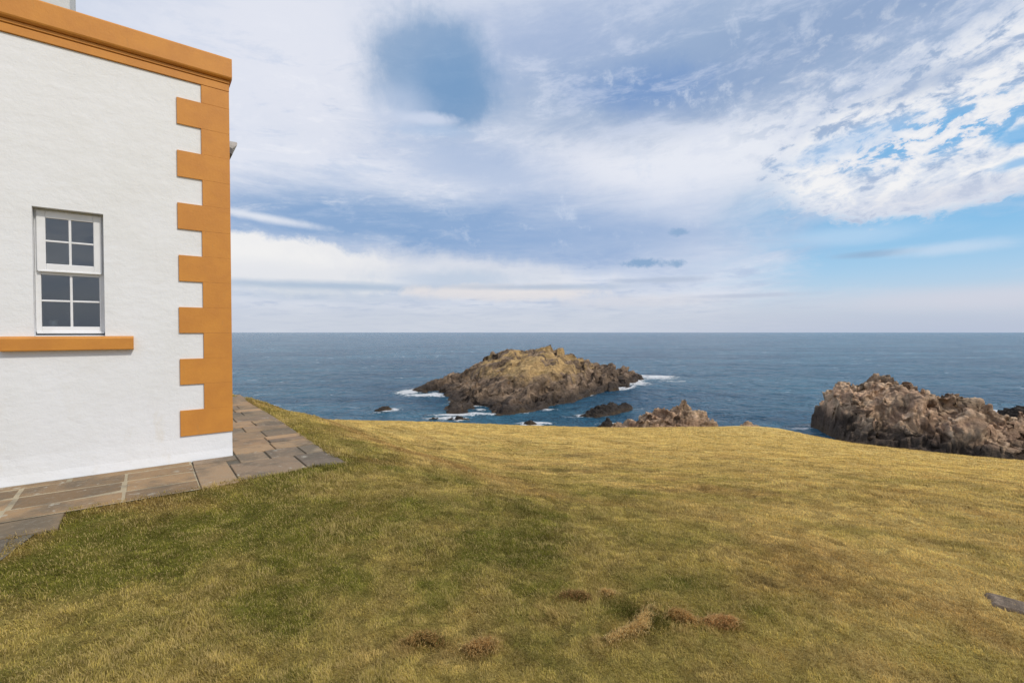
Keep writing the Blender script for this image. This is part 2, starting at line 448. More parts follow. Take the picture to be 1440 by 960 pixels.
col = mixc(n, f0.step(0.05, 0.6) * 0.5, col, (0.05, 0.15, 0.17))
col = mixc(n, foam, col, (0.80, 0.82, 0.83))
setin(n, b, 'Base Color', col)
setin(n, b, 'Roughness', foam * 0.5 + 0.17)
b.inputs['IOR'].default_value = 1.33; b.inputs['Specular IOR Level'].default_value = 0.30
setin(n, b, 'Normal', bump(n, w2, 1.0, 1.0, bump(n, w1, 6.0, 1.0, bump(n, w0, 14.0, 1.0))))

# ------------------------------------------------------------------ house frame of reference
CORNER = np.array([-3.653, 6.15]); UX = np.array([0.789, 0.614]); UX = UX / np.hypot(*UX)
ROTZ = math.atan2(UX[1], UX[0])
def to_local(x, y):
    rx, ry = x - CORNER[0], y - CORNER[1]
    return rx * UX[0] + ry * UX[1], -rx * UX[1] + ry * UX[0]
def to_world(lx, ly):
    return CORNER[0] + lx * UX[0] - ly * UX[1], CORNER[1] + lx * UX[1] + ly * UX[0]
EDGE_X = np.array([-30, -1.77, -1.75, -1.48, -1.46, -0.46, -0.13, 1.04]); EDGE_N = np.array([2.28, 2.28, 1.77, 1.77, 1.32, 1.30, 1.26, 1.23])
PATH_END = 6.4
def path_dist(x, y):
    """distance inside the paved strip (positive) in house coordinates"""
    lx, ly = to_local(x, y)
    d = np.minimum(np.minimum(1.04 - lx, ly + np.interp(lx, EDGE_X, EDGE_N)), PATH_END - ly)
    return d

# ------------------------------------------------------------------ terrain
def pt(px, d, z=None, p=None):
    return (((px - 720) / F) * d, d, z if z is not None else EYE - p / F * d)
G = [pt(0, 2.3, -.06), pt(720, 2.3, -.1), pt(1440, 2.3, -.14), (0, 0, -.05), (-3, 0, -.04), (3.5, 0, -.12), (0, -4, 0), (-8, -5, 0), (8, -5, -.2), (-20, -10, .1), (20, -10, -.6),
     pt(720, 4, -.17), pt(720, 8, -.82), pt(720, 16, -2.4), pt(720, 30, -4.8), pt(720, 56, p=131.5),
     pt(1100, 4, -.25), pt(1100, 8, -.98), pt(1100, 16, -2.75), pt(1100, 30, -5.6), pt(1100, 56, p=136),
     pt(900, 56, p=135), pt(1000, 58, p=133), pt(1180, 54, p=156), pt(1250, 50, p=167),
     pt(1440, 3, -.25), pt(1440, 6, -.75), pt(1440, 12, -2.25), pt(1440, 24, p=194), pt(1440, 45, p=188), pt(1700, 12, -2.7), pt(1700, 40, -11.5), pt(2200, 20, -5.5),
     pt(600, 6, -.22), pt(600, 10, -.98), pt(600, 18, -2.65), pt(600, 32, -5.2), pt(600, 56, p=126.5),
     pt(510, 8, -.25), pt(500, 12, -1.0), pt(500, 20, p=129), pt(500, 44, p=124.5),
     pt(450, 9, -.16), pt(450, 11, -.48), pt(450, 16, -1.6), pt(450, 42, p=124),
     pt(400, 9.5, -.02), pt(400, 11, -.25), pt(400, 14, -1.1), pt(370, 11, -.03), pt(370, 14, -.75), pt(340, 13.4, -.3), pt(340, 16, -1.2), pt(330, 40, -7.0), pt(100, 30, -4.5), pt(-300, 20, -1.5)]
for (lx, ly) in ((1.15, -6), (1.15, -3), (1.15, 0), (1.15, 1.3)): pass
for (lx, ly) in ((1.1, 5.8), (1.1, 3), (1.1, 1), (1.1, -1.3), (0, -1.4), (-1, -1.5), (-2.5, -2.2), (-3, 3), (-6, 1), (-6, 5), (0.5, 3), (-8, -2)):
    wx, wy = to_world(lx, ly); G.append((wx, wy, -0.02))
terr_f = tps(G, 2e-5)
AZ_E = np.radians([-180, -100, -75, -55, -35, -22, -10, 0, 12, 20, 26, 30, 36, 40, 47, 60, 75, 100, 180])
R_E = np.array([400, 400, 120, 45, 44, 46, 56, 57, 58, 61, 64, 63, 66, 64, 66, 80, 140, 400, 400.0])
def terrain(x, y, detail=True):
    r = np.hypot(x, y); a = np.arctan2(x, y)
    re = np.interp(a, AZ_E, R_E) + 1.6 * perlin(x * 0.11, y * 0.11, seed=5)
    s = np.minimum(1.0, 66.0 / np.maximum(r, 1e-3))
    back = sstep(-2, -14, y)
    z = terr_f(x * s, y * s)
    z = np.maximum(z, -14.0) * (1 - back) + back * (0.05 - 0.0006 * np.maximum(0, r - 20))
    over = np.maximum(0, r - re)
    drop = 0.035 * np.minimum(over, 9) ** 2 + np.maximum(0, over - 9) * 1.6
    rr = np.maximum(0, r - s * r) * 0.17 * (1 - back)
    z = z - drop - np.minimum(rr, 12) * (over <= 0)
    z = np.maximum(z, SEA - 6)
    z = z - 0.14 * sstep(0.03, 0.10, path_dist(x, y)) * (r < 40)
    if detail:
        away = np.clip(-path_dist(x, y) / 0.8, 0, 1)
        amp = away * sstep(0.0, 9, r + 3) * sstep(90, 55, r)
        z = z + amp * (0.10 * fbm(x * 1.3, y * 1.3, octv=4, seed=11) + 0.10 * fbm(x * 0.36, y * 0.36, octv=3, seed=12) + 0.13 * sstep(4, 12, r) * np.maximum(-.12, fbm(x * 0.75, y * 0.75, octv=4, seed=15, gain=.6)) + 0.05 * sstep(8, 3, r) * fbm(x * 3.4, y * 3.4, octv=2, seed=16)
                       - 0.035 * np.maximum(0, fbm(x * 2.3, y * 2.3, octv=2, seed=14)))
        z = z + away * sstep(1.5, 4, r) * (-.045 * sstep(.20, .34, fbm(x * 2.3, y * 2.9, octv=3, seed=36)) + .07 * sstep(5, 9, r) * sstep(60, 40, r) * np.maximum(0, fbm(x * 1.9, y * 1.9, octv=3, seed=37)))
        # shallow drainage cut across the far field
        lx = np.array([5.6, 6.9, 8.0, 9.6]); ly = np.array([14.6, 13.7, 13.0, 12.6])
        dd = np.abs(y - np.interp(x, lx, ly) - 0.35 * perlin(x * 0.9, y * 0.0, seed=3)); z = z - 0.16 * np.exp(-(dd / 0.20) ** 2) * sstep(5.6, 7.2, x) * sstep(9.4, 8.2, x)
    return z
def turf_colour(x, y):
    r = np.hypot(x, y)
    lx, ly = to_local(x, y)
    n1 = fbm(x * 0.33, y * 0.33, octv=4, seed=21); n2 = fbm(x * 1.25, y * 1.25, octv=4, seed=22); n3 = fbm(x * 0.10, y * 0.16, octv=3, seed=23)
    n4 = fbm(x * 4.1, y * 4.1, octv=3, seed=24)
    near_wall = np.exp(-np.maximum(0, -path_dist(x, y)) / 1.7)
    g = 0.54 - 0.040 * np.maximum(0, r - 3.0) + 0.45 * near_wall + 0.8 * n1 + 1.25 * n2 + 0.8 * n4 + 0.6 * n3 - 0.06 * np.maximum(0, x - 1.5) * (r < 9)
    g = g - 0.16 * sstep(-0.5, 3.0, x)
    g = np.where(r > 14, np.minimum(g, 0.42 + 0.5 * n2), g)
    g = np.clip(g, 0, 1)[:, None]
    straw = np.array([0.66, 0.475, 0.165]); green = np.array([0.175, 0.168, 0.030]); brown = np.array([0.40, 0.225, 0.085]); olive = np.array([0.41, 0.32, 0.085])
    c = straw * (1 - g) + green * g
    mid = np.exp(-((g - 0.5) / 0.22) ** 2); c = c * (1 - 0.6 * mid) + olive * 0.6 * mid
    br = sstep(0.05, 0.32, fbm(x * 0.8 + 7, y * 0.8, octv=4, seed=31))[:, None] * (0.55 - 0.45 * sstep(12, 35, r))[:, None]
    bank = np.exp(-((y - np.interp(x, [-6.5, -3.8, -1.6, 0.6], [12.6, 10.3, 7.9, 6.3])) / 0.55) ** 2) * sstep(-7.5, -5.5, x) * sstep(1.2, -0.6, x)
    br = np.maximum(br, bank[:, None] * 0.7)
    c = c * (1 - br) + brown * br
    wig = np.interp(x, [5.6, 6.9, 8.0, 9.6], [14.6, 13.7, 13.0, 12.6])
    dit = (np.exp(-((y - wig - 0.35 * perlin(x * 0.9, y * 0.0, seed=3)) / 0.22) ** 2) * sstep(5.6, 7.2, x) * sstep(9.4, 8.2, x))[:, None]
    c = c * (1 - .8 * dit) + np.array([.10, .10, .022]) * .8 * dit
    pit = sstep(.20, .34, fbm(x * 2.3, y * 2.9, octv=3, seed=36))[:, None] * (.62 - .3 * sstep(10, 25, r))[:, None]; c = c * (1 - pit) + np.array([.115, .085, .032]) * pit
    strk = fbm(x * 0.5, y * 0.9, octv=4, seed=33, gain=.6); c = c * (1 - .45 * sstep(.06, .30, strk) * sstep(5, 10, r))[:, None]  # tussock shadow streaks of the far field, darkened into the colour
    return c * (1.0 + 0.55 * n4 + 0.3 * n2)[:, None].clip(0.55, 1.5)

def fine_angles(half, step, coarse):
    a = np.arange(-half, half + 1e-6, step); b_ = np.arange(half + coarse, 360 - half - coarse / 2, coarse)
    return np.radians(np.concatenate([a, b_]))
ang = fine_angles(56, 0.22, 4.0)
rad = np.concatenate([[0.4, 0.8], 1.2 * 1.011 ** np.arange(0, 405), 100 * 1.12 ** np.arange(1, 14)])
RR, AA = np.meshgrid(rad, ang, indexing='ij')
tx, ty = (RR * np.sin(AA)).ravel(), (RR * np.cos(AA)).ravel()
tz = terrain(tx, ty)
tv = np.stack([tx, ty, tz], -1); tfc = grid_faces(len(rad), len(ang), True)[:, ::-1]
cen = np.array([[0, 0, terrain(np.array([0.0]), np.array([0.0]))[0]]])
nA_ = len(ang); tri_c = np.stack([np.full(nA_, len(tv)), np.arange(nA_), (np.arange(nA_) + 1) % nA_, (np.arange(nA_) + 1) % nA_], -1)
tcol = turf_colour(tx, ty)
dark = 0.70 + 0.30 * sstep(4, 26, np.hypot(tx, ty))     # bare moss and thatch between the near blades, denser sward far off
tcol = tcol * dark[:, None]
below = sstep(SEA + 13, SEA + 9, tz)[:, None]
tcol = tcol * (1 - below) + np.array([0.16, 0.12, 0.09]) * below
tris = tri_c[:, :3][:, ::-1]
me = bpy.data.meshes.new('ground')
allv = np.concatenate([tv, cen]).astype(np.float32)
me.vertices.add(len(allv)); me.vertices.foreach_set('co', allv.ravel())
loops = np.concatenate([tfc.ravel(), tris.ravel()]).astype(np.int32)
starts = np.concatenate([np.arange(len(tfc)) * 4, len(tfc) * 4 + np.arange(len(tris)) * 3]).astype(np.int32)
me.loops.add(len(loops)); me.loops.foreach_set('vertex_index', loops); me.polygons.add(len(starts)); me.polygons.foreach_set('loop_start', starts)
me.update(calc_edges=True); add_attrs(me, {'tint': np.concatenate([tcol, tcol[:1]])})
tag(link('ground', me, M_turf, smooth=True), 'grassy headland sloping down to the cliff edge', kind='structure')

# ------------------------------------------------------------------ rocks
FOOT = []                       # footprints at the waterline, for the surf
def wpt(px, py, d=None):        # a point of the sea surface, or at depth d the height above the sea
    p = py - 467
    if d is None: d = (EYE - SEA) * F / p; return ((px - 720) / F * d, d)
    return ((px - 720) / F * d, d, EYE - p / F * d - SEA)
def crag(name, poly, ctrl, label, base=SEA, res=0.4, crag_amp=(1.2, 0.6, 0.3), cell=(7, 2.6, 1.0), wall=2.0, seed=1, mat=None, grass=None,
         pal='sea', warp=1.0, strata=35, dip=0.3, bed=0.8, dark_up=None, sea=True, cat='rock', group=None):
    P_ = np.array(poly, float)
    lo, hi = P_.min(0) - 4 * res - 3, P_.max(0) + 4 * res + 3
    gx, gy = np.arange(lo[0], hi[0], res), np.arange(lo[1], hi[1], res)
    X_, Y_ = np.meshgrid(gx, gy); sh = X_.shape; x, y = X_.ravel(), Y_.ravel()
    s = poly_sdf(x, y, poly) + warp * (1.6 * fbm(x * 0.22, y * 0.22, octv=4, seed=seed) + 0.7 * fbm(x, y, octv=3, seed=seed + 1))
    h0 = tps(ctrl, 1e-5)(x, y)
    edge = 1 - np.exp(-np.maximum(s, 0) / wall)
    th = R(strata); u = x * math.cos(th) + y * math.sin(th); v = -x * math.sin(th) + y * math.cos(th)
    wu = u + 0.9 * fbm(x * .3, y * .3, octv=3, seed=seed + 5) * cell[1]; wv = v + 0.9 * fbm(x * .3 + 9, y * .3, octv=3, seed=seed + 6) * cell[1]
    f1, c1, e1 = facets(wu / cell[0], wv / (cell[0] * 0.7), seed + 2, 0.9)
    f2, c2, e2 = facets(wu / cell[1], wv / (cell[1] * 0.7), seed + 3, 1.0)
    f3, c3, e3 = facets(wu / cell[2], wv / (cell[2] * 0.7), seed + 4, 1.0)
    f4, c4, e4 = facets(wu / (cell[2] * .45), wv / (cell[2] * .3), seed + 30, 1.0)
    gm = np.zeros_like(x)
    if grass is not None: gm = grass(x, y, h0)
    soft = 1 - 0.42 * gm
    hb = np.maximum(h0, 0.4) * edge
    # dipping beds: soft terraces along a tilted plane
    step_ = cell[1] * bed; tq = (hb + dip * u + 0.5 * cell[1] * fbm(x * .15, y * .15, octv=3, seed=seed + 20)) / step_
    fr_ = tq - np.floor(tq); hb = hb + step_ * (sstep(0.3, 0.7, fr_) - fr_) * 1.0 * soft * np.clip(edge * 1.3, 0, 1)
    hb = hb + crag_amp[0] * 1.1 * f1 * soft * edge + crag_amp[1] * .6 * f2 * soft * edge
    h = np.where(s > 0, hb, s * 1.5)
    z = base + h
    H2 = h.reshape(sh); gyy, gxx = np.gradient(H2, res)
    gxx, gyy = np.clip(gxx, -2.2, 2.2), np.clip(gyy, -2.2, 2.2)
    for _ in range(2):
        for A_ in (gxx, gyy):
            A_[1:-1, 1:-1] = (A_[1:-1, 1:-1] * 2 + A_[:-2, 1:-1] + A_[2:, 1:-1] + A_[1:-1, :-2] + A_[1:-1, 2:]) / 6
    inv = 1 / np.sqrt(1 + gxx ** 2 + gyy ** 2); nxx, nyy, nzz = (-gxx * inv).ravel(), (-gyy * inv).ravel(), inv.ravel()
    # lumps with creases, pushed out along the surface, flattened along the beds
    bw = (z - base) * 1.0 + dip * u
    def bill(sz, q, asp=1.7):
        return np.abs(perlin(u / sz + 0.18 * perlin(u / sz, v / sz, bw / sz, q + 50), v / sz, bw * asp / sz, q)) * 2.6 - 0.55
    lump = crag_amp[0] * 0.95 * bill(cell[0] * 1.0, seed + 21) + crag_amp[1] * 1.0 * bill(cell[1] * 1.1, seed + 22) + crag_amp[2] * 1.1 * bill(cell[2] * 1.1, seed + 23) + crag_amp[2] * .6 * bill(cell[2] * .5, seed + 24) + crag_amp[2] * .55 * f3 + crag_amp[2] * .3 * f4
    crack = -crag_amp[1] * 0.8 * np.exp(-e1 / 0.05) - crag_amp[2] * 0.7 * np.exp(-e2 / 0.06)
    k1 = np.clip(edge * 1.2, 0, 1) * soft * (lump + crack)
    xx = x + nxx * k1; yy = y + nyy * k1; z = z + nzz * k1
    cre = np.clip(lump / (crag_amp[0] + crag_amp[1]), -1, 1)
    keep = (s > -2.5).reshape(sh)
    fc = grid_faces(*sh)
    km = keep.ravel()[fc].all(1); fc = fc[km]
    used = np.unique(fc); remap = np.full(len(x), -1); remap[used] = np.arange(len(used))
    # real colour of the stone: bands and blocks, black lichen zone by the water, ochre turf on ledges
    q1 = fbm(u * 0.12, v * 0.3, z * 0.2, octv=4, seed=seed + 11)[:, None]; q2 = fbm(x * 0.5, y * 0.5, z * 0.5, octv=4, seed=seed + 12)[:, None]
    if pal == 'sea': ca, cb, cc = np.array([.165, .115, .080]), np.array([.31, .22, .145]), np.array([.06, .046, .038])
    elif pal == 'shore': ca, cb, cc = np.array([.41, .262, .168]), np.array([.58, .42, .275]), np.array([.14, .09, .068])
    else: ca, cb, cc = np.array([.06, .052, .045]), np.array([.10, .078, .055]), np.array([.035, .032, .03])
    t = sstep(-0.25, 0.3, q1); c = ca * (1 - t) + cb * t
    t2 = sstep(0.03, 0.28, q2); c = c * (1 - 0.6 * t2) + cc * 0.6 * t2
    c = c * (0.62 + 0.62 * c2[:, None]) * (0.78 + 0.44 * c3[:, None])
    rust = sstep(0.18, 0.34, fbm(x * 0.35 + 3, y * 0.35, z * 0.35, octv=4, seed=seed + 14))[:, None]
    c = c * (1 - 0.5 * rust) + np.array([.30, .165, .065]) * 0.5 * rust
    if sea:
        wl = dark_up(x, y) if dark_up else 0.0
        wet = sstep(5.2, 2.0, h - wl + 3.0 * q2[:, 0])[:, None]; wet = wet * .88; c = c * (1 - wet) + np.array([.046, .037, .032]) * wet
        weed = (sstep(1.6, 0.6, h) * sstep(-0.1, 0.2, q1[:, 0]))[:, None]; c = c * (1 - 0.7 * weed) + np.array([.085, .055, .025]) * 0.7 * weed
    if grass is not None:
        gq = fbm(x * 0.4, y * 0.4, octv=4, seed=seed + 13)[:, None]
        gc = np.array([.43, .285, .125]) * (1 + 1.0 * gq); gc2 = np.array([.26, .19, .075])
        tg = sstep(0.05, 0.3, fbm(x * .13, y * .13, octv=3, seed=seed + 15))[:, None]; gc = gc * (1 - .6 * tg) + gc2 * .6 * tg
        mk = (gm * sstep(-0.15, 0.1, q2[:, 0] + 0.25 * gm))[:, None]; c = c * (1 - mk) + gc * mk
    v3 = np.stack([xx, yy, z], -1)[used]
    org = np.array([P_[:, 0].mean(), P_[:, 1].mean(), base])
    m_ = np_mesh(name, v3 - org, remap[fc], {'tint': c[used].clip(0.01, 0.8)})
    o = link(name, m_, mat or M_rock_far); o.location = org
    tag(o, label, cat, group)
    if sea: FOOT.append(poly)
    return o

# the grassy islet
isl_poly = [(-55, 247), (-50, 240), (-42, 230), (-29, 218), (-28, 200), (-27, 186), (-24, 172), (-14, 173), (-5, 168), (1, 171), (12, 183), (18, 195), (26, 202), (36, 221), (48, 238), (58, 247), (66, 259), (74, 282), (84, 300), (83, 311), (68, 314), (45, 312), (20, 310), (-10, 300), (-34, 275)]
ISL = [wpt(590, 539, 248), wpt(602, 536, 246), wpt(615, 534, 248), wpt(640, 529, 250), wpt(668, 517, 252), wpt(690, 502, 254), wpt(708, 495, 254), wpt(738, 499, 252), wpt(760, 488, 255), wpt(784, 495, 255), wpt(805, 504, 255), wpt(825, 512, 255), wpt(842, 521, 258),
       wpt(855, 520, 285), wpt(880, 520, 296), wpt(896, 527, 302),
       wpt(690, 545, 205), wpt(700, 532, 212), wpt(740, 535, 202), wpt(760, 518, 215), wpt(735, 508, 228), wpt(790, 527, 215), wpt(820, 535, 224), wpt(850, 538, 245), wpt(800, 515, 238),
       wpt(650, 562, 200), wpt(665, 553, 212), wpt(700, 560, 189), wpt(735, 554, 188), wpt(770, 548, 200), wpt(660, 578, 181, ), wpt(640, 552, 226), wpt(620, 549, 240),
       wpt(870, 530, 275), (0, 300, 6), (40, 300, 9), (-30, 265, 5)]
def isl_grass(x, y, h):
    ridge = sstep(7.0, 13.5, h + 3.0 * fbm(x * .09, y * .09, octv=3, seed=77))
    patchy = sstep(0.0, 0.18, fbm(x * 0.12, y * 0.16, octv=4, seed=78) + 0.30 * np.exp(-(((x - 6) / 24) ** 2 + ((y - 218) / 13) ** 2)) + 0.10)
    return ridge * patchy * sstep(62, 40, x)
crag('island', isl_poly, ISL, 'large rocky islet with ochre grass on its crown, white surf at both ends', res=0.40, crag_amp=(1.7, 0.95, 0.50), cell=(14, 6.2, 3.0), wall=1.4, seed=40, grass=isl_grass, cat='island', strata=12, dip=-0.38, bed=0.85)

# the big outcrop on the right
rt_poly = [(95, 150), (92.5, 138), (88, 124), (100, 113), (115, 105), (140, 99), (168, 108), (155, 134), (127, 150), (112, 160), (101, 158)]
RT = [wpt(1158, 553, 144), wpt(1170, 546, 140), wpt(1198, 542, 139), wpt(1212, 535, 138), wpt(1232, 532, 138), wpt(1256, 532, 137), wpt(1276, 538, 135), wpt(1292, 551, 133), wpt(1306, 559, 131), wpt(1325, 570, 122), wpt(1342, 567, 122), wpt(1362, 568, 121), wpt(1378, 590, 119), wpt(1400, 602, 118), wpt(1440, 602, 116),
      wpt(1500, 600, 116), wpt(1560, 605, 115), wpt(1190, 590, 130), wpt(1230, 575, 128), wpt(1280, 590, 122), wpt(1240, 605, 120), wpt(1330, 590, 118), wpt(1320, 615, 112.5), wpt(1400, 622, 110), wpt(1440, 628, 107), wpt(1210, 610, 124), wpt(1260, 625, 116), wpt(1360, 635, 109), wpt(1420, 640, 105.5),
      (118, 153, 5), (145, 135, 5), (104, 154, 5), wpt(1296, 572, 124), wpt(1285, 600, 121)]
crag('rock_outcrop', rt_poly, RT, 'huge craggy pinkish brown outcrop beyond the grass edge at the right', res=0.22, crag_amp=(2.0, 1.3, 0.62), cell=(11.5, 5.0, 1.9), wall=1.2, seed=64, pal='shore', mat=M_rock_near, strata=20, dip=-0.55, bed=0.75, warp=0.7, dark_up=lambda x, y: 3.0 * sstep(112, 94, x) + 1.5 * perlin(x * .2, y * .2, seed=99))  # dark band above the waterline climbs higher towards the left end
# headland outcrop in the middle of the grass edge
pr_poly = [(12.6, 70.5), (14.5, 67.5), (17, 65.5), (22, 65), (28, 65.5), (31.5, 68), (32, 74), (28, 80), (20, 80), (15.5, 76)]
Hb = -18.0
def hp(px, py, d): x_, y_, _ = wpt(px, py, d); return (x_, y_, EYE - (py - 467) / F * d - Hb)
PR = [hp(845, 602, 70), hp(868, 597, 71), hp(890, 590, 71), hp(912, 585, 72), hp(918, 580, 73), hp(932, 579, 73), hp(945, 575, 73), hp(953, 567, 73), hp(963, 567, 73), hp(972, 573, 73), hp(984, 577, 73), hp(994, 587, 73), hp(1008, 594, 73), hp(1016, 602, 73),
      hp(890, 604, 67), hp(930, 598, 67.5), hp(960, 590, 68.5), hp(985, 596, 68), hp(1010, 604, 68), (22, 79, 2), (29, 78, 2)]
crag('headland_rock', pr_poly, PR, 'knobbly brown crag rising from the middle of the golden grass edge', base=Hb, res=0.13, crag_amp=(0.55, 0.36, 0.22), cell=(3.6, 1.6, 0.65), wall=0.5, seed=80, pal='shore', mat=M_rock_near, strata=30, warp=0.35, sea=False)
sp_poly = [(28.6, 61.5), (31, 60.6), (33.8, 61), (34.8, 62.5), (33.5, 64.5), (30, 64.5)]
SPc = [hp(1028, 600, 62.5), hp(1040, 593, 62.5), hp(1052, 592.5, 62.5), hp(1064, 597, 62.5), hp(1045, 599, 61), hp(1045, 600, 64.2)]
crag('low_outcrop', sp_poly, SPc, 'low flat pinkish outcrop peeping over the grass just right of the knobbly crag', base=Hb, res=0.1, crag_amp=(0.14, 0.12, 0.08), cell=(1.6, 0.8, 0.35), wall=0.4, seed=90, pal='shore', mat=M_rock_near, warp=0.15, sea=False)
# skerries
def skerry(name, poly, top, label, seed, res=0.25, group=None):
    P_ = np.array(poly); cx, cy = P_.mean(0)
    ctrl = [(x_ * .75 + cx * .25, y_ * .75 + cy * .25, top * 0.55) for x_, y_ in poly] + [(cx, cy, top), (cx * .6 + poly[0][0] * .4, cy * .6 + poly[0][1] * .4, top * 0.8)]
    return crag(name, poly, ctrl, label, res=res, crag_amp=(0.55, 0.35, 0.2), cell=(4, 1.8, 0.8), wall=0.9, seed=seed, pal='dark', warp=0.5, group=group)
skerry('skerry', [(23.5, 167), (30, 165), (36, 170), (46, 181), (48, 187), (41, 187), (32, 179)], 3.6, 'long dark double humped skerry between the islet and the knobbly crag', 101)
skerry('skerry', [(-53, 180), (-50, 178), (-46, 180.5), (-46, 184), (-50, 184)], 2.1, 'small lone dark rock in open water left of the islet', 102)
skerry('skerry', [(-30, 160), (-26, 159), (-23, 162), (-26, 164)], 1.0, 'low dark reef awash at the left end of the surf below the islet', 103)
skerry('skerry', [(-22.5, 161), (-18, 159), (-14, 161), (-14.5, 165), (-20, 165)], 1.3, 'low brown reef in the surf directly over the grass edge below the islet', 104)
skerry('skerry', [(3, 152), (6, 150), (8.5, 152), (7, 156), (4, 156)], 1.9, 'small dark rock beside a foam patch at the grass edge', 105)
skerry('skerry', [(26.5, 148), (30, 146), (33.5, 148), (34, 152), (29, 153)], 2.6, 'dark wet rock at the left foot of the knobbly crag', 106)
skerry('skerry', [(166, 160), (175, 156), (192, 158), (200, 168), (180, 172), (168, 167)], 4.2, 'black ledge in the sea behind the huge outcrop at the right edge', 107)

# ------------------------------------------------------------------ sea
ang = fine_angles(54, 0.12, 5.0)
rad = np.concatenate([[50, 80], 110 * 1.0058 ** np.arange(0, 420), 1250 * 1.06 ** np.arange(1, 70)])
RR, AA = np.meshgrid(rad, ang, indexing='ij'); sx, sy = (RR * np.sin(AA)).ravel(), (RR * np.cos(AA)).ravel()
rr = np.hypot(sx, sy)
foam = np.zeros_like(sx)
near = (rr < 340) & (sy > 60)
nx, ny = sx[near], sy[near]
fs = np.zeros_like(nx)
for pl in FOOT:
    c = np.array(pl).mean(0); m = np.hypot(nx - c[0], ny - c[1]) < 130
    d = -poly_sdf(nx[m], ny[m], pl)
    lump = sstep(-0.05, 0.30, fbm(nx[m] * 0.06, ny[m] * 0.06, octv=3, seed=91))
    v = np.exp(-np.maximum(d, 0) / 2.2) * (0.10 + 0.75 * lump)
    fs[m] = np.maximum(fs[m], v)
for (px, py, a_, b_, w_) in ((576, 551, 7, 12, .9), (600, 556, 12, 5, .85), (908, 527, 18, 30, 1.1), (888, 538, 10, 15, 1.0), (932, 523, 22, 18, .6), (640, 584, 9, 3, .85), (625, 589, 8, 3, .8), (668, 582, 6, 3, .8), (690, 583, 5, 3, .7), (757, 595, 5, 2.5, .8),
                             (822, 584, 4, 2.5, .85), (770, 576, 4, 2, .7), (860, 597, 5, 3, .6), (1155, 598, 7, 2.5, .7), (1125, 603, 5, 2, .6), (530, 580, 3, 2, .5), (1390, 578, 12, 5, .5), (880, 540, 7, 6, .6), (945, 536, 14, 6, .42)):
    cx, cy = wpt(px, py); fs = np.maximum(fs, w_ * np.exp(-((nx - cx) / a_) ** 2 - ((ny - cy) / b_) ** 2))
foam[near] = fs
amp = sstep(2500, 300, rr)
sz = SEA + amp * (0.55 * fbm(sx * 0.045, sy * 0.085, octv=3, seed=95) + 0.38 * fbm(sx * 0.17, sy * 0.30, octv=3, seed=96)) + 0.25 * foam
me = np_mesh('sea', np.stack([sx, sy, sz], -1), grid_faces(len(rad), len(ang), True)[:, ::-1], {'foam': foam})
tag(link('sea', me, M_sea, smooth=True), 'blue choppy sea reaching to the horizon', kind='structure')

# ------------------------------------------------------------------ mesh builder for made things
class MB:
    def __init__(s): s.bm = bmesh.new()
    def box(s, x0, x1, y0, y1, z0, z1, bev=0.0, segs=1):
        r = bmesh.ops.create_cube(s.bm, size=1.0)
        for v in r['verts']:
            v.co = Vector((x0 + (v.co.x + .5) * (x1 - x0), y0 + (v.co.y + .5) * (y1 - y0), z0 + (v.co.z + .5) * (z1 - z0)))
        if bev > 0:
            ed = list({e for v in r['verts'] for e in v.link_edges})
            bmesh.ops.bevel(s.bm, geom=ed, offset=bev, segments=segs, affect='EDGES', profile=0.6)
        return s
    def prism(s, prof, axis, a0, a1):
        """extrude a closed profile; axis 'x': profile is (y,z); axis 'y': profile is (x,z)"""
        mk = (lambda p, a: (a, p[0], p[1])) if axis == 'x' else (lambda p, a: (p[0], a, p[1]))
        A = [s.bm.verts.new(mk(p, a0)) for p in prof]; B = [s.bm.verts.new(mk(p, a1)) for p in prof]
        s.bm.faces.new(A); s.bm.faces.new(B[::-1])
        for i in range(len(prof)):
            j = (i + 1) % len(prof); s.bm.faces.new((A[j], A[i], B[i], B[j]))
        return s
    def quad(s, *pts): s.bm.faces.new([s.bm.verts.new(p) for p in pts]); return s
    def lathe(s, prof, n=24, c=(0, 0, 0)):
        rings = [[s.bm.verts.new((c[0] + r * math.cos(2 * math.pi * i / n), c[1] + r * math.sin(2 * math.pi * i / n), c[2] + z)) for i in range(n)] for r, z in prof]
        for a, b_ in zip(rings, rings[1:]):
            for i in range(n): s.bm.faces.new((a[i], a[(i + 1) % n], b_[(i + 1) % n], b_[i]))
        s.bm.faces.new(rings[0][::-1]); s.bm.faces.new(rings[-1]); return s
    def tube(s, pts, r, n=8):
        rings = []
        for i, p in enumerate(pts):
            p = Vector(p); t = (Vector(pts[min(i + 1, len(pts) - 1)]) - Vector(pts[max(i - 1, 0)])).normalized()
            a = t.orthogonal().normalized() if i == 0 else (a - t * a.dot(t)).normalized(); b_ = t.cross(a)
            rings.append([s.bm.verts.new(p + r * (math.cos(q * 2 * math.pi / n) * a + math.sin(q * 2 * math.pi / n) * b_)) for q in range(n)])
        for a_, b2 in zip(rings, rings[1:]):
            for i in range(n): s.bm.faces.new((a_[i], a_[(i + 1) % n], b2[(i + 1) % n], b2[i]))
        return s
    def build(s, name, mat, parent=None, smooth=False):
        bmesh.ops.recalc_face_normals(s.bm, faces=s.bm.faces[:])
        me = bpy.data.meshes.new(name); s.bm.to_mesh(me); s.bm.free()
        return link(name, me, mat, parent, smooth)

# ------------------------------------------------------------------ house
house = bpy.data.objects.new('white_house', None); COL.objects.link(house)
house.location = (CORNER[0], CORNER[1], 0); house.rotation_euler = (0, 0, ROTZ)
tag(house, 'white rendered house with ochre quoins, parapet and window sill', 'house')
WX0, WX1, WZ0, WZ1 = -1.817, -1.243, 1.545, 2.937
ZT = 5.087; TH = 0.38
LX = -9.0
w = MB(); bm = w.bm
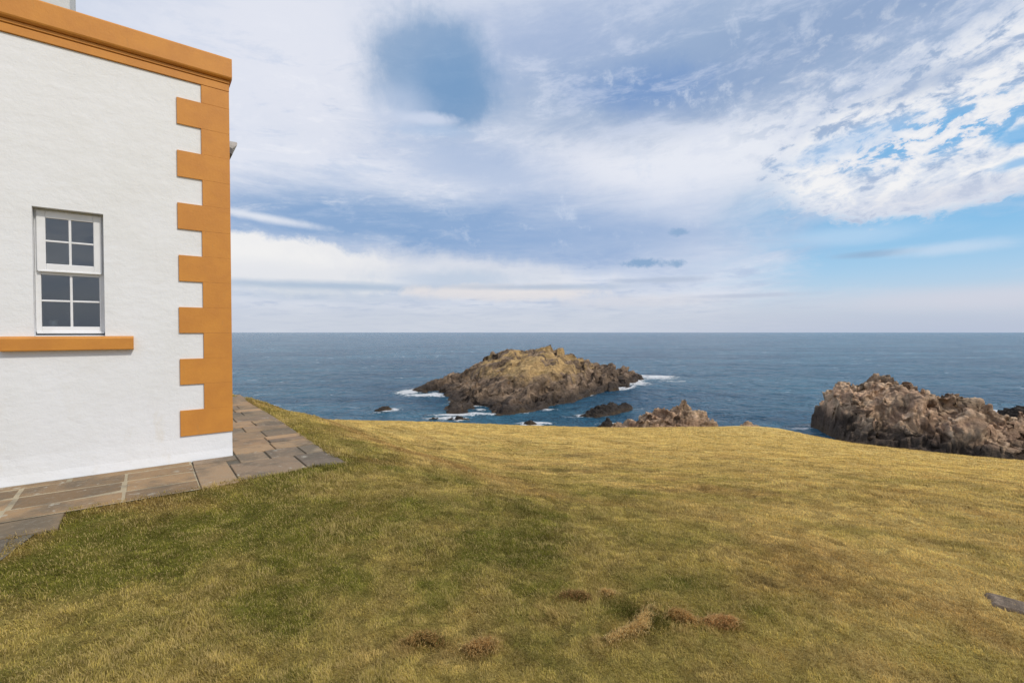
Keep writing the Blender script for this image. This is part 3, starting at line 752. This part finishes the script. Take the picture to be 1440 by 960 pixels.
# front face with the window hole, slightly splayed foot
xs = [LX, WX0, WX1, 0.0]; zs = [-0.12, 0.0, 0.10, 0.28, WZ0, WZ1, 4.68]; yo = {-0.12: -0.030, 0.0: -0.026, 0.10: -0.010, 0.28: 0.0}
grid = {}
def gv(i, j):
    if (i, j) not in grid: grid[i, j] = bm.verts.new((xs[i], yo.get(zs[j], 0.0), zs[j]))
    return grid[i, j]
for i in range(3):
    for j in range(6):
        if i == 1 and j == 4: continue
        bm.faces.new((gv(i, j), gv(i + 1, j), gv(i + 1, j + 1), gv(i, j + 1)))
RV = 0.36
inn = [bm.verts.new((x_, RV, z_)) for x_, z_ in ((WX0, WZ0), (WX1, WZ0), (WX1, WZ1), (WX0, WZ1))]
outv = [gv(1, 4), gv(2, 4), gv(2, 5), gv(1, 5)]
for i in range(4): bm.faces.new((outv[i], outv[(i + 1) % 4], inn[(i + 1) % 4], inn[i]))
# end of the front wall, side wall, back
def rq(pts): bm.faces.new([bm.verts.new(p) for p in pts])
prev = None
for j in range(6):
    rq([(0.0, yo.get(zs[j], 0), zs[j]), (0, 0.4, zs[j]), (0, 0.4, zs[j + 1]), (0.0, yo.get(zs[j + 1], 0), zs[j + 1])])
rq([(0, .4, -.12), (0, 6.2, -.12), (0, 6.2, 3.98), (0, .4, 3.98)])
rq([(0, 6.2, -.12), (LX, 6.2, -.12), (LX, 6.2, 3.98), (0, 6.2, 3.98)])
rq([(LX, 0, -.12), (LX, 6.2, -.12), (LX, 6.2, 3.98), (LX, 0, 4.68)])
rq([(LX, .4, 3.0), (0, .4, 3.0), (0, .4, 4.68), (LX, .4, 4.68)])
w.build('wall', M_wall, house)
# parapet: frieze, bed mould, coping
MB().box(LX, .007, -.020, .40, 4.683, 4.775, .004).box(LX, .012, -.032, .405, 4.778, 4.818, .006).build('frieze', M_ochre, house)
MB().prism([(-.070, 4.835), (-.078, 4.850), (-.078, 5.070), (-.070, 5.085), (.18, 5.110), (.45, 5.085), (.45, 4.835), (.42, 4.821), (-.050, 4.821)], 'x', LX, .034).build('coping', M_ochre, house)
# quoins
rng = np.random.default_rng(4)
for i in range(13):
    z0 = .316 + .3186 * i; z1 = z0 + .3181
    L = .548 if i % 2 == 0 else .298
    L += rng.uniform(-.006, .006)
    MB().box(-L, .006, -.017 - rng.uniform(0, .002), .30 if i % 2 else .38, z0, z1, .0025, 2).build('quoin', M_ochre, house)
MB().box(-.296, .006, -.017, .38, .316 + .3186 * 13, 4.680, .006, 2).build('quoin', M_ochre, house)
# window
win = MB()
FY0, FY1 = .105, .170
def ring(mb, x0, x1, z0, z1, wl, wr, wb, wt, y0, y1, bev=.004):
    mb.box(x0, x0 + wl, y0, y1, z0, z1, bev).box(x1 - wr, x1, y0, y1, z0, z1, bev)
    mb.box(x0 + wl, x1 - wr, y0 + .001, y1, z0, z0 + wb, bev).box(x0 + wl, x1 - wr, y0 + .001, y1, z1 - wt, z1, bev)
ZF0 = 1.600; ZM = 2.262
ring(win, WX0 + .002, WX1 - .002, ZF0, WZ1 - .002, .046, .046, .062, .03, FY0, FY1)
win.box(WX0 + .048, WX1 - .048, FY0 + .002, FY1, ZM - .035, ZM + .02, .004)
winO = win.build('window', M_upvc, house)
sash = MB(); ring(sash, WX0 + .020, WX1 - .020, ZM + .002, WZ1 - .022, .072, .072, .082, .075, FY0 - .026, FY0 - .004, .005)
sash.box(WX0 + .03, WX1 - .03, FY0 - .034, FY0 - .020, ZM - .006, ZM + .012, .003)
sash.build('sash', M_upvc, winO)
XC = (WX0 + WX1) / 2
UP = (WX0 + .090, WX1 - .090, ZM + .082, WZ1 - .095); LO = (WX0 + .046, WX1 - .046, ZF0 + .060, ZM - .033)
for nm, (x0, x1, z0, z1), yb in (('upper', UP, FY0 - .012), ('lower', LO, FY0 + .018)):
    zc = (z0 + z1) / 2
    MB().box(XC - .011, XC + .011, yb - .008, yb + .012, z0, z1, .003).box(x0, XC - .0112, yb - .007, yb + .012, zc - .010, zc + .010, .003).box(XC + .0112, x1, yb - .007, yb + .012, zc - .010, zc + .010, .003).build('glazing_bar', M_upvc, winO)
    for (a0, a1) in ((x0, XC - .008), (XC + .008, x1)):
        for (b0, b1) in ((z0, zc - .007), (zc + .007, z1)):
            MB().box(a0 + .001, a1 - .001, yb + .002, yb + .006, b0, b1).build('pane', M_glass, winO)
MB().box(WX0 + .01, WX1 - .01, FY0 - .018, FY0 + .01, ZF0 - .016, ZF0 + .010, .004).build('drip_bar', M_upvc, winO)
# white sloping stool below the frame, ochre sill, inner board
MB().prism([(.004, 1.556), (.30, 1.585), (.30, 1.546), (.004, 1.546)], 'x', WX0 + .003, WX1 - .003).build('window_stool', M_wall, house)
MB().prism([(-.062, 1.402), (-.066, 1.410), (-.066, 1.530), (-.058, 1.540), (.003, 1.557), (.003, 1.402)], 'x', -2.065, -.99).build('window_sill', M_ochre, house)
MB().box(WX0 - .06, WX1 + .06, .175, .52, ZF0 + .005, ZF0 + .040, .004).build('inner_sill', M_upvc, house)
rm = MB(); b_ = (-3.6, -.35, .362, 3.6, .3, 3.2)
rm.quad((b_[0], b_[3], b_[4]), (b_[1], b_[3], b_[4]), (b_[1], b_[3], b_[5]), (b_[0], b_[3], b_[5]))
rm.quad((b_[0], b_[2], b_[4]), (b_[0], b_[3], b_[4]), (b_[0], b_[3], b_[5]), (b_[0], b_[2], b_[5]))
rm.quad((b_[1], b_[2], b_[4]), (b_[1], b_[3], b_[4]), (b_[1], b_[3], b_[5]), (b_[1], b_[2], b_[5]))
rm.quad((b_[0], b_[2], b_[4]), (b_[1], b_[2], b_[4]), (b_[1], b_[3], b_[4]), (b_[0], b_[3], b_[4]))
rm.quad((b_[0], b_[2], b_[5]), (b_[1], b_[2], b_[5]), (b_[1], b_[3], b_[5]), (b_[0], b_[3], b_[5]))
for (x0, x1, z0, z1) in ((b_[0], WX0 - .002, b_[4], b_[5]), (WX1 + .002, b_[1], b_[4], b_[5]), (WX0 - .002, WX1 + .002, b_[4], WZ0 - .002), (WX0 - .002, WX1 + .002, WZ1 + .002, b_[5])):
    rm.quad((x0, b_[2], z0), (x1, b_[2], z0), (x1, b_[2], z1), (x0, b_[2], z1))
rm.build('room', M_room, house)
# roof, eaves gutter, chimney
MB().prism([(.10, 4.13), (-4.5, 6.0), (LX - .1, 4.13), (LX - .1, 4.05), (-4.5, 5.92), (.10, 4.05)], 'y', .46, 6.35).build('roof', M_slate, house)
gp = [(.004, 4.19), (.012, 4.225), (.150, 4.232), (.160, 4.222), (.158, 4.195), (.138, 4.175), (.106, 4.14), (.090, 4.10), (.066, 4.065), (.058, 4.03), (.052, 4.0), (.004, 3.985)]
MB().prism(gp, 'y', .47, 6.3).build('gutter', M_metal, house)
MB().box(.003, .035, .43, .468, 3.935, 4.16, .004).box(.036, .055, .435, .465, 3.935, 3.975, .003).build('gutter_bracket', M_metal, house)
ch = MB().box(-3.7, -1.745, 3.0, 3.95, 4.0, 8.6, .02).build('chimney', M_stack, house)
MB().box(-3.78, -1.66, 2.92, 4.03, 8.602, 8.8, .02).build('chimney_cap', M_stack, ch)
# mug inside the window, lower left pane
mx0, my0, mz0 = -1.695, .265, ZF0 + .041
wx_, wy_ = to_world(mx0, my0)
mug = MB(); mug.lathe([(.034, 0), (.040, .004), (.041, .092), (.038, .095), (.036, .09), (.034, .012)], 24)
mug.tube([(.040, 0, .075), (.058, 0, .076), (.070, 0, .060), (.068, 0, .036), (.054, 0, .022), (.040, 0, .020)], .005)
mo = mug.build('mug', M_ceramic, None, True); mo.location = (wx_, wy_, mz0); mo.rotation_euler.z = 2.2
tag(mo, 'small pale mug on the inner sill behind the lowest left pane', 'mug')

# ------------------------------------------------------------------ paved path round the house
rng = np.random.default_rng(11)
bm = bmesh.new(); lay = bm.verts.layers.float_color.new('tint')
TINTS = [(.27, .205, .14), (.22, .175, .125), (.31, .235, .155), (.20, .165, .125), (.34, .245, .16), (.24, .185, .14)]
def slab(x0, x1, y0, y1, tint=None, gap=.007, zoff=None):
    r = bmesh.ops.create_cube(bm, size=1.0)
    dz_ = rng.uniform(-.002, .004) if zoff is None else zoff; tl_ = rng.uniform(-.004, .004, 2); c = np.array(tint if tint is not None else TINTS[rng.integers(len(TINTS))]) * rng.uniform(.85, 1.15) * np.array([1.14, .99, .80])
    gx_ = gap * rng.uniform(.6, 1.6, 4)
    for v in r['verts']:
        X1, Y1 = v.co.x, v.co.y
        v.co = Vector((x0 + gx_[0] if X1 < 0 else x1 - gx_[1], y0 + gx_[2] if Y1 < 0 else y1 - gx_[3], (dz_ + X1 * tl_[0] + Y1 * tl_[1]) if v.co.z > 0 else -.09))
        v[lay] = (c[0], c[1], c[2], 1)
    top = [f for f in {f for v in r['verts'] for f in v.link_faces} if f.normal.z > .5 or all(v.co.z > -.05 for v in f.verts)]
    ed = list({e for f in top for e in f.edges})
    bmesh.ops.bevel(bm, geom=ed, offset=.006, segments=1, affect='EDGES')
# strip beside the far wall: pairs across, uneven lengths
y = -.02
first = True
yy = -.02
while yy < PATH_END:
    ln = rng.uniform(.42, .72); sp = rng.uniform(.35, .68)
    tt = (.30, .225, .15) if first else None; first = False
    slab(.03, sp, yy, yy + ln, tt); 
    yo2 = rng.uniform(-.10, .10) * 0
    if rng.random() < .45: slab(sp, 1.04, yy, yy + ln * .52); slab(sp, 1.04, yy + ln * .52, yy + ln)
    else: slab(sp, 1.04, yy, yy + ln)
    yy += ln
# corner slabs and the front strip
slab(.02, .36, -.50, -.02, (.30, .245, .185)); slab(.36, .78, -.52, -.02, (.20, .165, .13)); slab(.78, 1.04, -.52, -.02, (.27, .235, .18))
slab(-.10, .62, -1.27, -.50, (.215, .175, .135)); slab(.62, 1.06, -1.25, -.52, (.17, .15, .13)); slab(-.45, -.10, -1.32, -.28, (.31, .245, .175))
slab(-.45, .02, -.28, -.045, (.25, .21, .17))
x = -.45
rows = [(-.22, -.035), (-.56, -.22), (-.98, -.56), (-1.34, -.98)]
for (a, b_) in rows:
    x = -.45; k_ = 0
    while x > -6.2:
        ln = rng.uniform(.55, 1.25) if a > -.25 else (.62 if k_ == 0 else rng.uniform(.55, .85))
        slab(x - ln, x, a, b_, gap=.016, tint=np.array([.25, .185, .115]) * rng.uniform(.55, 1.3)); x -= ln; k_ += 1
x = -1.32
while x > -6.2:
    ln = rng.uniform(.6, 1.0); x = min(x, -1.46); slab(x - ln, x, -1.80, -1.34, gap=.016, tint=np.array([.20, .16, .11]) * rng.uniform(.8, 1.2)); slab(x - ln - .27, x - .27, -2.3, -1.80, np.array([.13, .115, .10]) * rng.uniform(.8, 1.2)); x -= ln
# mortar bed
def bed(pts, c=(.42, .35, .23), z=-.003):
    vs = [bm.verts.new((p[0], p[1], z)) for p in pts]
    for v in vs: v[lay] = (*c, 1)
    bm.faces.new(vs)
bed([(0.004, -.03), (1.035, -.03), (1.035, PATH_END), (0.004, PATH_END)], (.12, .11, .08), -.014)
bed([(-.45, -1.28), (1.045, -1.22), (1.035, -.034), (-.45, -.034)], (.10, .09, .065), -.014)
bed([(-6.2, -1.34), (-.454, -1.34), (-.454, -.034), (-6.2, -.034)])
bed([(-6.4, -2.28), (-1.72, -2.28), (-1.50, -1.344), (-6.4, -1.344)], (.16, .14, .10), -.012)
bmesh.ops.recalc_face_normals(bm, faces=bm.faces[:])
me = bpy.data.meshes.new('stone_path'); bm.to_mesh(me); bm.free()
po = link('path', me, M_slab); po.location = (CORNER[0], CORNER[1], 0); po.rotation_euler = (0, 0, ROTZ)
tag(po, 'worn stone slab path around the foot of the house', kind='structure')

# ------------------------------------------------------------------ grass blades
def blades(x, y, z, length, width, lean_dir, lean, col, rg):
    """one tapered, curved blade per point: 5 vertices, a quad and a tip; returned as quads (tip doubled out)"""
    n_ = len(x)
    dxl, dyl = np.cos(lean_dir), np.sin(lean_dir)
    fa = lean_dir + np.pi / 2 + rg.normal(0, .7, n_)
    wx, wy = np.cos(fa) * width * .5, np.sin(fa) * width * .5
    h1 = length * .55; l1, l2 = lean * .55, lean
    b0 = np.stack([x - wx, y - wy, z - .01], -1); b1 = np.stack([x + wx, y + wy, z - .01], -1)
    mxp = x + dxl * h1 * np.sin(l1); myp = y + dyl * h1 * np.sin(l1); mzp = z + h1 * np.cos(l1)
    m0 = np.stack([mxp - wx * .8, myp - wy * .8, mzp], -1); m1 = np.stack([mxp + wx * .8, myp + wy * .8, mzp], -1)
    tp = np.stack([mxp + dxl * length * .45 * np.sin(l2), myp + dyl * length * .45 * np.sin(l2), mzp + length * .45 * np.cos(l2)], -1)
    v = np.stack([b0, b1, m1, m0, tp], 1).reshape(-1, 3)
    base = np.arange(n_)[:, None] * 5
    quads = base + np.array([[0, 1, 2, 3]]); tris_ = base + np.array([[3, 2, 4]])
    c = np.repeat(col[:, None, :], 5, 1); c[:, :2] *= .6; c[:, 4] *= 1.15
    return v, quads, tris_, c.reshape(-1, 3)
def blade_mesh(name, data):
    v, q, t, c = data
    me = bpy.data.meshes.new(name)
    me.vertices.add(len(v)); me.vertices.foreach_set('co', np.asarray(v, np.float32).ravel())
    loops = np.concatenate([q.ravel(), t.ravel()]).astype(np.int32)
    st = np.concatenate([np.arange(len(q)) * 4, len(q) * 4 + np.arange(len(t)) * 3]).astype(np.int32)
    me.loops.add(len(loops)); me.loops.foreach_set('vertex_index', loops); me.polygons.add(len(st)); me.polygons.foreach_set('loop_start', st)
    me.update(calc_edges=True); add_attrs(me, {'tint': c.clip(0, 1)})
    return me
def gp_(px, py):                  # where a pixel's ray meets the ground
    lo_, hi_ = .5, 70.
    for d in np.geomspace(1.5, 60, 600):
        if terrain(np.array([(px - 720) / F * d]), np.array([d]))[0] >= EYE - (py - 467) / F * d: return ((px - 720) / F * d, d)
    return ((px - 720) / F * 40, 40)
TUS = [gp_(*q) for q in ((856, 910), (885, 898), (905, 880), (915, 864), (955, 872), (975, 890), (1000, 884), (1030, 886), (795, 846), (825, 849), (855, 839), (575, 915), (615, 912), (665, 920), (690, 914), (960, 915), (1060, 905), (770, 870))]
rg = np.random.default_rng(7)
N = 1700000
r = np.exp(rg.uniform(math.log(1.75), math.log(62), N)); a = np.radians(rg.uniform(-51, 51, N))
x, y = r * np.sin(a), r * np.cos(a)
re = np.interp(a, AZ_E, R_E)
pd = path_dist(x, y) + .12 * perlin(x * 3, y * 3, seed=2) + .05 * perlin(x * 11, y * 11, seed=3)
ok = (pd < .025) & (r < re + 1.5) & ~((r < 2.1) & (y < 1.6))
x, y, r, pd = x[ok], y[ok], r[ok], pd[ok]
cs = 0.075 * np.clip(np.exp2(np.round(np.log2(r / 3.2))), 1, 8)           # tuft size, coarser far off
th_, cv_, ed_ = facets(x / cs + 0.3 * perlin(x / cs, y / cs, seed=8), y / cs + 0.3 * perlin(x / cs, y / cs, seed=9), 61, 1.0)
keep = rg.random(len(x)) < np.clip(.35 + 1.3 * ed_ + .5 * cv_, 0, 1)
x, y, r, pd, cv_, th_ = x[keep], y[keep], r[keep], pd[keep], cv_[keep], th_[keep]
z = terrain(x, y)
sc = np.clip(r / 3.2, .75, 20)
tb = np.zeros(len(x))
for q_ in TUS:
    tb = np.maximum(tb, np.exp(-((x - q_[0]) ** 2 + (y - q_[1]) ** 2) / .13 ** 2))
tb *= np.clip(.55 + 2.0 * perlin(x * 7, y * 7, seed=77), 0, 1)
longer = sstep(.02, .38, fbm(x * .9, y * .9, octv=3, seed=43))
long = (.013 + .009 * cv_ + .017 * longer) * (1 + 1.0 * tb) + .014 * np.exp(-np.maximum(0, -pd) / .12)
length = long * rg.uniform(.6, 1.4, len(x)) * sc ** .45
width = .0026 * rg.uniform(.6, 1.4, len(x)) * sc ** .95
ld = 6.283 * ((cv_ * 7.31) % 1.0) * .55 + 1.6 + 1.6 * fbm(x * .7, y * .7, octv=2, seed=44) + rg.normal(0, .9, len(x))
lean = np.clip(rg.normal(1.12, .38, len(x)), .05, 1.5)
jit = .05 * sc
c = turf_colour(x + rg.normal(0, 1, len(x)) * jit, y + rg.normal(0, 1, len(x)) * jit)
c *= rg.uniform(.60, 1.45, (len(x), 1)) * (.68 + .80 * ((cv_ * 13.7) % 1.0))[:, None]
dry = rg.random(len(x)) < (.16 + .25 * ((cv_ * 29.3) % 1.0) + .25 * longer)
c[dry] = c[dry] * .35 + np.array([.66, .50, .22]) * .65
c = c * (1 - .65 * tb[:, None]) + np.array([.60, .42, .17]) * rg.uniform(.6, 1.3, (len(x), 1)) * .65 * tb[:, None]
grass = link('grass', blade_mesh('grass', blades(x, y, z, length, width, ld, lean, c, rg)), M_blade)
tag(grass, 'short wind laid turf, green by the path and straw gold towards the sea', 'grass', kind='stuff')

# ------------------------------------------------------------------ tussocks of long dry grass
def tussock(pts, spread, n_, length, lean_to, col, label, dark_col=None, lift=.05):
    """long blades growing along a short ridge and combed over to one side"""
    P_ = np.array(pts); seg = np.linspace(0, len(P_) - 1, 200); rx = np.interp(seg, np.arange(len(P_)), P_[:, 0]); ry = np.interp(seg, np.arange(len(P_)), P_[:, 1])
    pr = np.clip(.25 + fbm(np.arange(200) * .07 + n_, np.zeros(200), octv=3, seed=71) * 1.6 + .35, .03, 1); i = rg.choice(200, n_, p=pr / pr.sum()); ox, oy = rg.normal(0, spread, n_), rg.normal(0, spread, n_)
    x_, y_ = rx[i] + ox, ry[i] + oy
    z_ = terrain(x_, y_) + .55 * lift * np.exp(-(ox ** 2 + oy ** 2) / (2 * (spread * 1.1) ** 2))
    cc = np.array(col) * rg.uniform(.65, 1.35, (n_, 1))
    if dark_col is not None:
        m = rg.random(n_) < .3; cc[m] = np.array(dark_col) * rg.uniform(.7, 1.3, (m.sum(), 1))
    d = blades(x_ - P_[0, 0], y_ - P_[0, 1], z_, length * .72 * rg.uniform(.5, 1.2, n_), .0034 * rg.uniform(.6, 1.4, n_), lean_to + rg.normal(0, .35, n_), np.clip(rg.normal(1.15, .25, n_), .1, 1.5), cc, rg)
    z0 = d[0][:, 2].min(); d[0][:, 2] -= z0
    o = link('grass_tussock', blade_mesh('grass_tussock', d), M_blade); o.location = (P_[0, 0], P_[0, 1], z0)
    tag(o, label, 'grass tussock', 'tussocks of long dry grass in the turf')
STRAW, RUST, DK = (.80, .59, .27), (.68, .43, .19), (.32, .26, .09)
tussock([gp_(856, 910), gp_(880, 898), gp_(902, 890), gp_(907, 876), gp_(915, 864)], .026, 1500, .085, -1.5, STRAW, 'pale straw tussock forming a bent ridge in the lower middle turf', None, .06)
tussock([gp_(885, 866), gp_(905, 874), gp_(935, 888)], .06, 900, .07, -1.4, (.17, .165, .035), 'dark green tussock in the crook of the bent straw ridge', DK, .02)
tussock([gp_(950, 870), gp_(962, 874), gp_(976, 882)], .032, 1000, .085, -1.5, (.62, .41, .16), 'tan tussock just right of the bent straw ridge', STRAW, .05)
tussock([gp_(995, 884), gp_(1014, 880), gp_(1032, 886)], .028, 900, .08, -1.3, RUST, 'reddish tussock at the right end of the tussock row', STRAW, .06)
tussock([gp_(793, 846), gp_(812, 843), gp_(826, 849)], .030, 600, .07, -1.6, (.54, .34, .15), 'dark reddish tussock left of and above the bent straw ridge', DK, .05)
tussock([gp_(848, 838), gp_(862, 840)], .022, 420, .07, -1.4, STRAW, 'small straw tussock between the dark reddish one and the straw ridge', None, .03)
tussock([gp_(572, 916), gp_(598, 904), gp_(618, 912)], .026, 900, .09, -1.7, (.62, .42, .17), 'brown tussock at the bottom edge left of the middle', DK, .05)
tussock([gp_(662, 922), gp_(690, 914)], .030, 800, .10, -1.8, (.66, .46, .20), 'long tan tussock beside the brown one at the bottom edge', None, .04)

# ------------------------------------------------------------------ flat stone in the turf
px_, py_ = gp_(1462, 868)
cx, cy = px_ + .05, py_
rs = MB(); bmesh.ops.create_grid(rs.bm, x_segments=60, y_segments=36, size=1.0)
co = np.array([v.co[:] for v in rs.bm.verts]); ux, uy = co[:, 0], co[:, 1]
X1 = ux * .30; Y1 = uy * .13
rr_ = np.maximum(np.abs(ux) ** 1.0, np.abs(uy)) + .16 * fbm(ux * 1.7, uy * 1.7, octv=3, seed=51)
hh = .060 * (1 - sstep(.72, .96, rr_)) + .012 * fbm(ux * 3, uy * 3, octv=4, seed=52) - .10 * sstep(.9, 1.05, rr_)
for v, a_, b2, c2 in zip(rs.bm.verts, X1, Y1, hh): v.co = (a_, b2, c2)
lay = rs.bm.verts.layers.float_color.new('tint')
for v, e_ in zip(rs.bm.verts, rr_):
    t = (.5 if e_ < .62 else 1.0) + 1.1 * float(fbm(np.array([v.co.x * 26]), np.array([v.co.y * 26]), octv=4, seed=53)[0])
    v[lay] = (.22 * (.7 + t * .5), .168 * (.7 + t * .5), .122 * (.7 + t * .5), 1)
st = rs.build('flat_stone', M_stone, None, True); st.location = (cx, cy, terrain(np.array([cx]), np.array([cy]))[0] - .043); st.rotation_euler = (R(-3), R(2), R(-38))
tag(st, 'flat grey stone lying half sunk in the turf at the right edge', 'stone')
